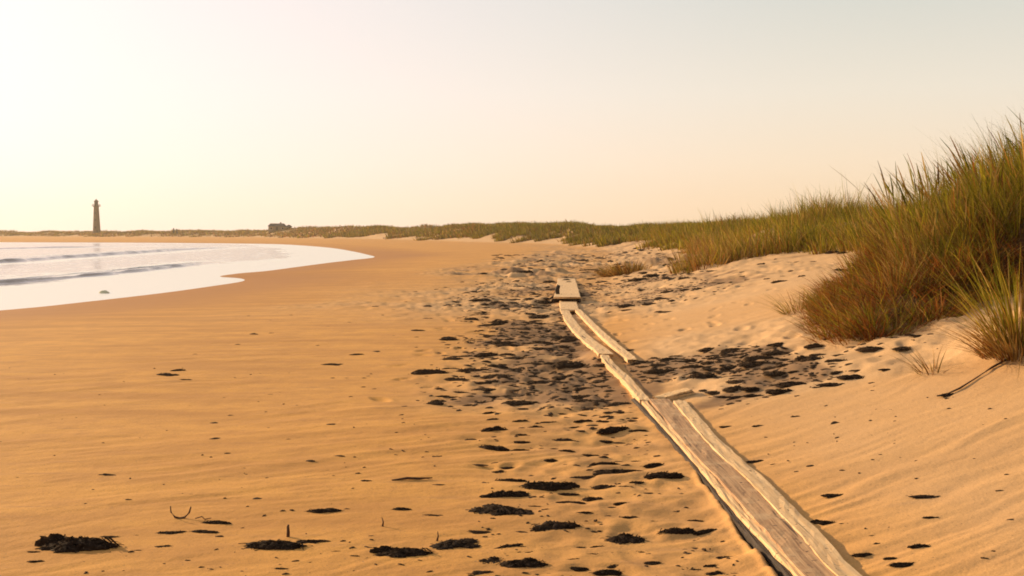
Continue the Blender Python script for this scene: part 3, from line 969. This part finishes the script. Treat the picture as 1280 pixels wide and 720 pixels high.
# crumbs and specks over the near sand
n = 2600
Y = 1 / rng.uniform(1 / 14, 1 / 4.6, n); X = Y * rng.uniform(-.46, .44, n)
k = (rng.random(n) < .15 + .85 * np.exp(-np.abs(X - .6) / .9)) & np.array([beam_clear(a, b) for a, b in zip(X, Y)])
k &= fbm(X / .5, Y / .8, 441, 3) > -.05
X, Y = X[k], Y[k]; Zf = height(X, Y)
for i in range(len(X)):
    V, q, t3 = LOW[i % 6]; sz = rng.uniform(.012, .045)
    rz = rng.uniform(0, 6.28); c, s_ = math.cos(rz), math.sin(rz); v = V * sz
    v = np.stack([v[:, 0] * c - v[:, 1] * s_ + X[i], v[:, 0] * s_ + v[:, 1] * c + Y[i], v[:, 2] * 1.3 + Zf[i] - .001], 1)
    sv.append(v); sq.append(q + kk); st_.append(t3 + kk); kk += len(v)
o = np_mesh('seaweed_litter', np.vstack(sv), [np.vstack(sq), np.vstack(st_)], M['weed_brown'])
tag(o, 'crumbled dark seaweed strewn in a band across the sand', kind='stuff')


# ------------------------------------------------------------------ timber
def board(name, pts, width, thick, mat, parent=None, lift=0.02, tilt=0.0, seed=0, ends=.03):
    """a sawn board bent along world points (x, y); worn edges, cross-section with a slightly cupped top.
    vertices are stored relative to the first point"""
    g = np.random.default_rng(seed)
    P = smooth_poly(pts, 1 + int(40 / (len(pts) - 1)))
    zz = height(P[:, 0], P[:, 1], fine=False)
    kz = np.ones(9) / 9
    zz = np.convolve(np.pad(zz, 4, mode='edge'), kz, 'valid')
    lifts = np.interp(np.linspace(0, 1, len(P)), np.linspace(0, 1, len(lift)), lift) if hasattr(lift, '__len__') else np.full(len(P), lift)
    prof = [(-1, -.9), (-1, -.12), (-.95, -.01), (-.45, 0), (0, -.01), (.45, 0), (.95, -.01), (1, -.12), (1, -.9)]
    o0 = np.array([P[0, 0], P[0, 1], zz[0]])
    V = []; A3 = []; run = g.uniform(0, 50); n = len(prof)
    for i, p in enumerate(P):
        if i: run += float(np.linalg.norm(P[i] - P[i - 1]))
        d = P[min(i + 1, len(P) - 1)] - P[max(i - 1, 0)]; d = d / np.linalg.norm(d); nrm = np.array([d[1], -d[0]])
        w = width / 2 * (1 + .012 * math.sin(i * .7 + seed))
        for a, b in prof:
            e = g.normal(0, .0025) + (g.normal(0, .0015) if abs(a) > .9 else 0)
            q = p + nrm * (a * w + e)
            if i in (0, len(P) - 1): q = q + d * g.normal(0, ends)
            A3.append((a * w + seed, run, b * thick))
            V.append((q[0] - o0[0], q[1] - o0[1], zz[i] + lifts[i] + b * thick + tilt * a * w + g.normal(0, .0015) - o0[2]))
    Fs = []
    for i in range(len(P) - 1):
        for k in range(n):
            k2 = (k + 1) % n
            Fs.append((i * n + k, (i + 1) * n + k, (i + 1) * n + k2, i * n + k2))
    m = MB(); m.add(V, Fs + [tuple(range(n)), tuple(reversed([(len(P) - 1) * n + k for k in range(n)]))])
    ob = m.build(name, mat, parent)
    for nm_, k_ in (('across', 0), ('along', 1), ('upward', 2)):
        at_ = ob.data.attributes.new(nm_, 'FLOAT', 'POINT'); at_.data.foreach_set('value', np.array([q_[k_] for q_ in A3], np.float32))
    return ob, o0


def timber(name, label, specs, cat='timber', group=None):
    if len(specs) == 1:
        ob, o0 = board(name, **specs[0][1]); ob.location = o0
        return tag(ob, label, cat, group)
    root = None
    for nm, kw in specs:
        ob, o0 = board(nm, **kw)
        if root is None:
            root = empty(name, o0); r0 = o0
        ob.parent = root; ob.location = o0 - r0
    return tag(root, label, cat, group)


def gp(px, py, lift=0.04):
    d = ray(px, py); z = 0.0
    for _ in range(6):
        t = (CZ - z) / -d[2]
        z = float(height(np.array([d[0] * t]), np.array([d[1] * t]), fine=False)[0]) + lift
    return (float(d[0] * t), float(d[1] * t))


TG = 'weathered timbers laid end to end in the sand'
timber('driftwood_beam', 'long weathered brown timber running up from the bottom edge with pale board along it', [
    ('beam_face', dict(pts=[(1.475, 3.9), gp(1030, 719, .04), gp(987, 671, .04), gp(956, 640, .04), gp(919, 600, .04), gp(877, 560, .04), gp(847, 525, .04), gp(824, 498, .04)], width=.185, thick=.13, mat=M['wood'], lift=.040, tilt=.02, seed=3)),
    ('lower_rail', dict(pts=[(1.31, 3.9), gp(988, 719, .02), gp(942, 671, .02), gp(913, 640, .02), gp(884, 600, .02), gp(849, 560, .02), gp(817, 525, .02), gp(792, 498, .02)], width=.03, thick=.10, mat=M['darkwood'], lift=.020, seed=6)),  # dark strip added to draw the shadow line along the beam's left side
    ('edge_batten', dict(pts=[(1.355, 3.9), gp(1003, 719, .04), gp(957, 671, .04), gp(927, 640, .04), gp(893, 600, .04), gp(859, 560, .04), gp(827, 525, .04), gp(803, 498, .04)], width=.05, thick=.16, mat=M['pale'], lift=.038, seed=5)),
    ('side_board', dict(pts=[(1.63, 3.9), gp(1062, 719, .035), gp(1018, 671, .035), gp(987, 640, .035), gp(948, 600, .035), gp(902, 560, .035), gp(870, 525, .035), gp(849, 500, .035)], width=.115, thick=.06, mat=M['pale'], lift=.033, tilt=.0, seed=7)),
], group=TG)
timber('driftwood_board', 'narrow pale board linking the long timber to the curved boards', [
    ('b', dict(pts=[gp(806, 500), gp(780, 470), gp(757, 446), gp(744, 430)], width=.10, thick=.07, mat=M['pale'], lift=.045, seed=11))], 'board', TG)
timber('driftwood_board', 'left of the two curved boards, bending below the raised far board', [
    ('b', dict(pts=[gp(757, 443), gp(738, 428), gp(720, 410), gp(708, 393), gp(704, 380)], width=.18, thick=.05, mat=M['pale'], lift=.05, seed=13))], 'board', TG)
timber('driftwood_board', 'right pale board of the two curved boards, its near end on the dark seaweed', [
    ('b', dict(pts=[gp(790, 450), gp(765, 429), gp(742, 408), gp(722, 388)], width=.115, thick=.05, mat=M['pale'], lift=.06, tilt=.06, seed=17))], 'board', TG)
timber('driftwood_board', 'short board end poking out beside the far end of the long timber', [
    ('b', dict(pts=[gp(862, 487), gp(842, 492), gp(826, 497)], width=.12, thick=.05, mat=M['pale'], lift=.05, seed=18))], 'board', TG)
timber('driftwood_board', 'square pale board farthest away with its near end raised over a dark gap', [
    ('board', dict(pts=[gp(709, 371, .17), gp(709, 361, .12), gp(708, 348, .03)], width=.64, thick=.05, mat=M['pale'], lift=[.17, .11, .03], seed=19)),
    ('sleeper', dict(pts=[gp(691, 373.5, .1), gp(724, 373.5, .1)], width=.2, thick=.11, mat=M['darkwood'], lift=.11, seed=29))], 'board', TG)  # dark piece filling the gap under the raised end, standing in for shade
timber('driftwood_board', 'short pale board directly below the dark gap under the raised board', [
    ('b', dict(pts=[gp(712, 388), gp(710, 377)], width=.40, thick=.05, mat=M['pale'], lift=.06, seed=23))], 'board', TG)

x, y, z = hit(697, 375)
m = MB(); m.tube([(0, 0, -.08), (.01, 0, .1), (-.015, 0, .26), (.03, 0, .38)], [.06, .05, .06, .045], 8)
m.tube([(-.02, 0, .06), (-.12, .01, .08), (-.2, 0, .04)], [.04, .035, .015], 6)
o = m.build('wooden_stake', M['darkwood'], smooth=True); o.location = (x, y, z)
tag(o, 'small dark broken stake standing at the left corner of the raised board', 'stake')

# twigs
def twig(px, py, pts, rad, label, scale):
    x, y, z = hit(px, py)
    m = MB(); m.tube([tuple(c * scale for c in p) for p in pts], rad, 7)
    o = m.build('twig', M['twig'], smooth=True); o.location = (x, y, z)
    return tag(o, label, 'twig')


twig(225, 648, [(-.5, .1, .6), (-.46, .05, .3), (-.25, 0, .07), (0, 0, .0), (.25, 0, .07), (.45, .05, .28), (.52, .1, .56)],
     [.003, .004, .006, .007, .006, .005, .004], 'curved U-shaped twig standing on the left foreground sand', .115)
twig(360, 671, [(0, 0, -.1), (.03, 0, .4), (0, .02, .85), (.05, 0, 1)], [.009, .009, .007, .005], 'short upright stub behind the long lumpy seaweed clump', .065)
twig(514, 600, [(-.5, -.1, .02), (-.1, 0, .05), (.2, .05, .03), (.55, .1, .04)], [.004, .009, .008, .003], 'slim flat stick lying on the central sand', .25)
twig(244, 650, [(0, 0, .1), (.4, .1, .2), (.6, 0, .05), (1, .1, .1)], [.003, .003, .003, .002], 'thin wavy twig just right of the U-shaped twig', .09)
twig(478, 658, [(0, 0, -.1), (.1, 0, .5), (-.05, 0, 1)], [.006, .004, .002], 'tiny upright sprig left of the smooth wedge-shaped clump', .05)
twig(546, 676, [(0, 0, -.1), (.15, 0, .5), (.1, 0, 1)], [.006, .004, .002], 'tiny upright sprig right above the smooth wedge-shaped clump', .05)
# dark tube modelled in place of a shadow streak, below the right-edge tuft
pts = [hit(*p) for p in ((1180, 496), (1200, 487), (1222, 473), (1240, 461), (1262, 449))]
x0, y0, z0 = pts[0]
m = MB(); m.tube([(a - x0, b - y0, c - z0 + .012) for a, b, c in pts], [.004, .008, .006, .009, .010], 7)
o = m.build('shadow_streak', M['twig'], smooth=True); o.location = (x0, y0, z0)
tag(o, 'long thin modelled shadow streak running down the sand from the right-edge grass tuft', 'shadow streak')

# the small pale rock left in the wash
x, y = wpt(130, 366.5)
me = MB(); me.lathe([(.02, -.10), (.20, -.06), (.25, .04), (.20, .13), (.11, .19), (.02, .21)], 12)
vv = np.vstack(me.v); vv += rng.normal(0, .02, vv.shape) + vv * (vnoise(vv[:, 0] * 5, vv[:, 1] * 5 + vv[:, 2] * 3, 9)[:, None]) * .6; me.v = [vv]
o = me.build('rock', M['rock'], smooth=True); o.location = (x, y, ZW); o.scale = (.6, .5, .42)
tag(o, 'small olive rock standing in the white foam at left', 'rock')

# ------------------------------------------------------------------ lighthouse, house and shapes on the far dune
def on_ground(px, d):
    x = (px - 640) / F * d
    return x, d, float(ground(x, d)[0])


x, y, z = on_ground(121.5, 760)
top = CZ + (293 - 248.5) / F * 760
H = top - z
lh = empty('lighthouse', (x, y, z))
tag(lh, 'tall tapering lighthouse, dark against the pale sky on the far point', 'lighthouse')
b = MB(); b.lathe([(3.6, -1.5), (3.6, .5), (3.2, .6)], 24); b.build('plinth', M['tower'], lh, bevel=0)
b = MB(); b.lathe([(2.6, .4), (2.45, 2), (1.65, H - 6.0), (1.6, H - 5.5), (2.3, H - 5.0)], 24); b.build('tower', M['tower'], lh, smooth=True)
b = MB(); b.lathe([(2.75, 0), (2.9, .1), (2.9, .35), (2.3, .35)], 24, (0, 0, H - 5.05)); g_ = b.build('gallery', M['lamp'], lh)
b = MB()
for k in range(12):
    a = k * math.pi / 6; b.tube([(2.55 * math.cos(a), 2.55 * math.sin(a), H - 4.8), (2.55 * math.cos(a), 2.55 * math.sin(a), H - 3.7)], .06, 5)
for zz in (H - 4.25, H - 3.7):
    b.tube([(2.55 * math.cos(k * math.pi / 12), 2.55 * math.sin(k * math.pi / 12), zz) for k in range(25)], .06, 5)
b.build('railing', M['lamp'], g_)
b = MB(); b.lathe([(1.3, H - 4.8), (1.3, H - 3.9)], 16); b.build('lantern_base', M['tower'], lh)
b = MB(); b.lathe([(1.15, H - 3.9), (1.15, H - 2.1)], 12); lr = b.build('lantern_room', M['glass'], lh)
b = MB()
for k in range(8):
    a = k * math.pi / 4; b.tube([(1.2 * math.cos(a), 1.2 * math.sin(a), H - 3.9), (1.2 * math.cos(a), 1.2 * math.sin(a), H - 2.1)], .09, 5)
b.build('mullion', M['lamp'], lr)
b = MB(); b.lathe([(1.75, H - 2.1), (1.6, H - 1.8), (1.0, H - 1.1), (.45, H - .7), (.22, H - .55), (.25, H - .35), (.1, H - .1), (.03, H)], 16)
b.build('dome', M['lamp'], lh, smooth=True)
for k, zz in enumerate((4.5, 9.5, 14)):
    rr = 2.6 - .93 * zz / (H - 6)
    b = MB(); b.box((0, -rr + .02, zz), (.8, .3, 1.4)); b.build('window', M['glass'], lh)
b = MB(); b.box((1.2, -2.5, 1.5), (1.2, .5, 2.3), rz=.4); b.build('door', M['lamp'], lh)


def house(px, d, w, h, dep, name, label, roofh, chim=True, rz=.15):
    x, y, z = on_ground(px, d)
    top = CZ + (293 - h) / F * d
    hw = top - z - roofh
    r = empty(name, (x, y, z), rz)
    tag(r, label, 'house')
    b = MB(); b.box((0, 0, hw / 2 - .6), (w, dep, hw + 1.2)); b.build('wall', M['clap'], r)
    b = MB(); e = .5
    P = [(-w / 2 - e, -dep / 2 - e, hw), (w / 2 + e, -dep / 2 - e, hw), (w / 2 + e, dep / 2 + e, hw), (-w / 2 - e, dep / 2 + e, hw),
         (-w / 2 + .9, 0, hw + roofh), (w / 2 - .9, 0, hw + roofh)]
    b.add(P, [(3, 2, 1, 0), (0, 1, 5, 4), (2, 3, 4, 5), (1, 2, 5), (3, 0, 4)])
    rf = b.build('roof', M['shingle'], r)
    if chim:
        b = MB(); b.box((w * .2, .5, hw + roofh), (.8, .8, 1.2)); b.build('chimney', M['tower'], rf)
    nwin = max(2, int(w / 2.6))
    for k in range(nwin):
        xx = -w / 2 + w * (k + .5) / nwin
        if k == nwin // 2:
            b = MB(); b.box((xx, -dep / 2 - .02, max(hw - 1.45, .9)), (1.1, .14, 2.1)); b.build('door', M['lamp'], r); continue
        b = MB(); b.box((xx, -dep / 2 - .02, hw - 1.2), (1.1, .12, 1.2)); wf = b.build('window', M['glass'], r)
        b = MB()
        for dx in (-.6, .6): b.box((xx + dx, -dep / 2 - .05, hw - 1.2), (.14, .16, 1.4))
        for dz in (-.66, .66): b.box((xx, -dep / 2 - .05, hw - 1.2 + dz), (1.0, .16, .14))
        b.build('window_frame', M['pale'], wf)
    return r


house(347, 615, 9.0, 279.3, 6, 'beach_house', 'larger dark-roofed house on the far dune skyline', 1.5)
house(361.5, 622, 2.9, 281.0, 4, 'beach_hut', 'small hut at the right side of the dark-roofed far house', 1.1, False)
for px in (217.5, 221.5):
    x, y, z = on_ground(px, 700)
    top = CZ + (293 - (285.5 if px < 220 else 286.3)) / F * 700
    b = MB(); hh = top - z
    b.box((0, 0, hh / 2 - .3), (.85, .85, hh + .6), taper=.7); b.box((0, 0, hh * .98), (.8, .8, .3))
    o = b.build('beacon_post', M['darkwood'], bevel=.03); o.location = (x, y, z)
    tag(o, 'left one of the two tiny posts on the far dune skyline' if px < 220 else 'right one of the two tiny posts on the far dune skyline', 'post',
        'pair of posts on the far dune')

# ------------------------------------------------------------------ sky, sun, air
SUN_AZ = -52      # degrees from the view direction, minus = left
SUN_EL = 15
w = bpy.data.worlds.new('World'); scn.world = w; w.use_nodes = True
nt = w.node_tree; nt.nodes.clear()
sky = N(nt, 'ShaderNodeTexSky', sky_type='NISHITA'); sky.sun_disc = False
sky.sun_elevation = R(SUN_EL); sky.sun_rotation = R(SUN_AZ)
sky.air_density = .8; sky.dust_density = 2.5; sky.ozone_density = 1.0; sky.altitude = 0
warm = mix(nt, 1.0, sky.outputs[0], (.84, .68, .74), 'MULTIPLY')
# hazy evening air: cream near the horizon, greyer above, paler round the sun
tcw = N(nt, 'ShaderNodeTexCoord'); sep = N(nt, 'ShaderNodeSeparateXYZ'); nt.links.new(tcw.outputs['Generated'], sep.inputs[0])
K = 1 / .12
sc_ = lambda c: tuple(v * K for v in c)
hz = N(nt, 'ShaderNodeValToRGB'); nt.links.new(sep.outputs['Z'], hz.inputs[0])
els = hz.color_ramp.elements
els[0].position = 0.0; els[0].color = (.94, .68, .42, 1)
els[1].position = 1.0; els[1].color = (.22, .25, .28, 1)
for p_, c_ in ((.06, (.95, .77, .56)), (.12, (.87, .79, .64)), (.20, (.69, .70, .61)), (.38, (.42, .44, .43))):
    e_ = els.new(p_); e_.color = (*c_, 1)
dt = N(nt, 'ShaderNodeVectorMath', operation='DOT_PRODUCT'); nt.links.new(tcw.outputs['Generated'], dt.inputs[0])
dt.inputs[1].default_value = (math.sin(R(SUN_AZ)) * math.cos(R(SUN_EL)), math.cos(R(SUN_AZ)) * math.cos(R(SUN_EL)), math.sin(R(SUN_EL)))
glow = ramp(nt, dt.outputs['Value'], .35, 1.0, .0, 1.0)
veilc = mix(nt, glow, hz.outputs[0], (1.00, .895, .865))
veils = mix(nt, 1.0, veilc, sc_((1, 1, 1)), 'MULTIPLY')
veil = mix(nt, .78, warm, veils)
bg = N(nt, 'ShaderNodeBackground'); bg.inputs['Strength'].default_value = .105
out = N(nt, 'ShaderNodeOutputWorld')
nt.links.new(veil, bg.inputs[0]); nt.links.new(bg.outputs[0], out.inputs[0])

sd = bpy.data.lights.new('sun', 'SUN'); sd.energy = 5.0; sd.angle = R(.5); sd.color = (1.0, .72, .40)
so = bpy.data.objects.new('sun', sd); COL.objects.link(so)
v = Vector((math.sin(R(SUN_AZ)) * math.cos(R(SUN_EL)), math.cos(R(SUN_AZ)) * math.cos(R(SUN_EL)), math.sin(R(SUN_EL))))
so.rotation_euler = v.to_track_quat('Z', 'Y').to_euler(); so.location = v * 50

# the warm air over the whole shore
b = MB(); b.box((-300, 700, 27), (3400, 3000, 70))
hm, hnt, hbs, hout = new_mat('haze'); hnt.nodes.remove(hbs)
pv = N(hnt, 'ShaderNodeVolumePrincipled'); pv.inputs['Density'].default_value = HAZE; pv.inputs['Color'].default_value = (1, .93, .82, 1)
pv.inputs['Anisotropy'].default_value = .3
hnt.links.new(pv.outputs[0], hout.inputs['Volume'])
tag(b.build('haze', hm), 'warm evening haze', kind='stuff')

# ------------------------------------------------------------------ camera and render settings
cd = bpy.data.cameras.new('camera'); cd.lens = 40; cd.sensor_width = 36; cd.clip_start = .1; cd.clip_end = 20000
co = bpy.data.objects.new('camera', cd); COL.objects.link(co)
co.location = (0, 0, CZ); co.rotation_euler = (math.pi / 2 - PITCH, 0, 0)
scn.camera = co
vs = scn.view_settings
vs.view_transform = 'Standard'; vs.look = 'None'; vs.exposure = 0.42; vs.gamma = 1; vs.use_curve_mapping = False
cy = scn.cycles
cy.max_bounces = 6; cy.diffuse_bounces = 3; cy.glossy_bounces = 3; cy.transmission_bounces = 4; cy.volume_bounces = 1
cy.use_denoising = True; cy.filter_width = 1.8
cy.sample_clamp_indirect = 6
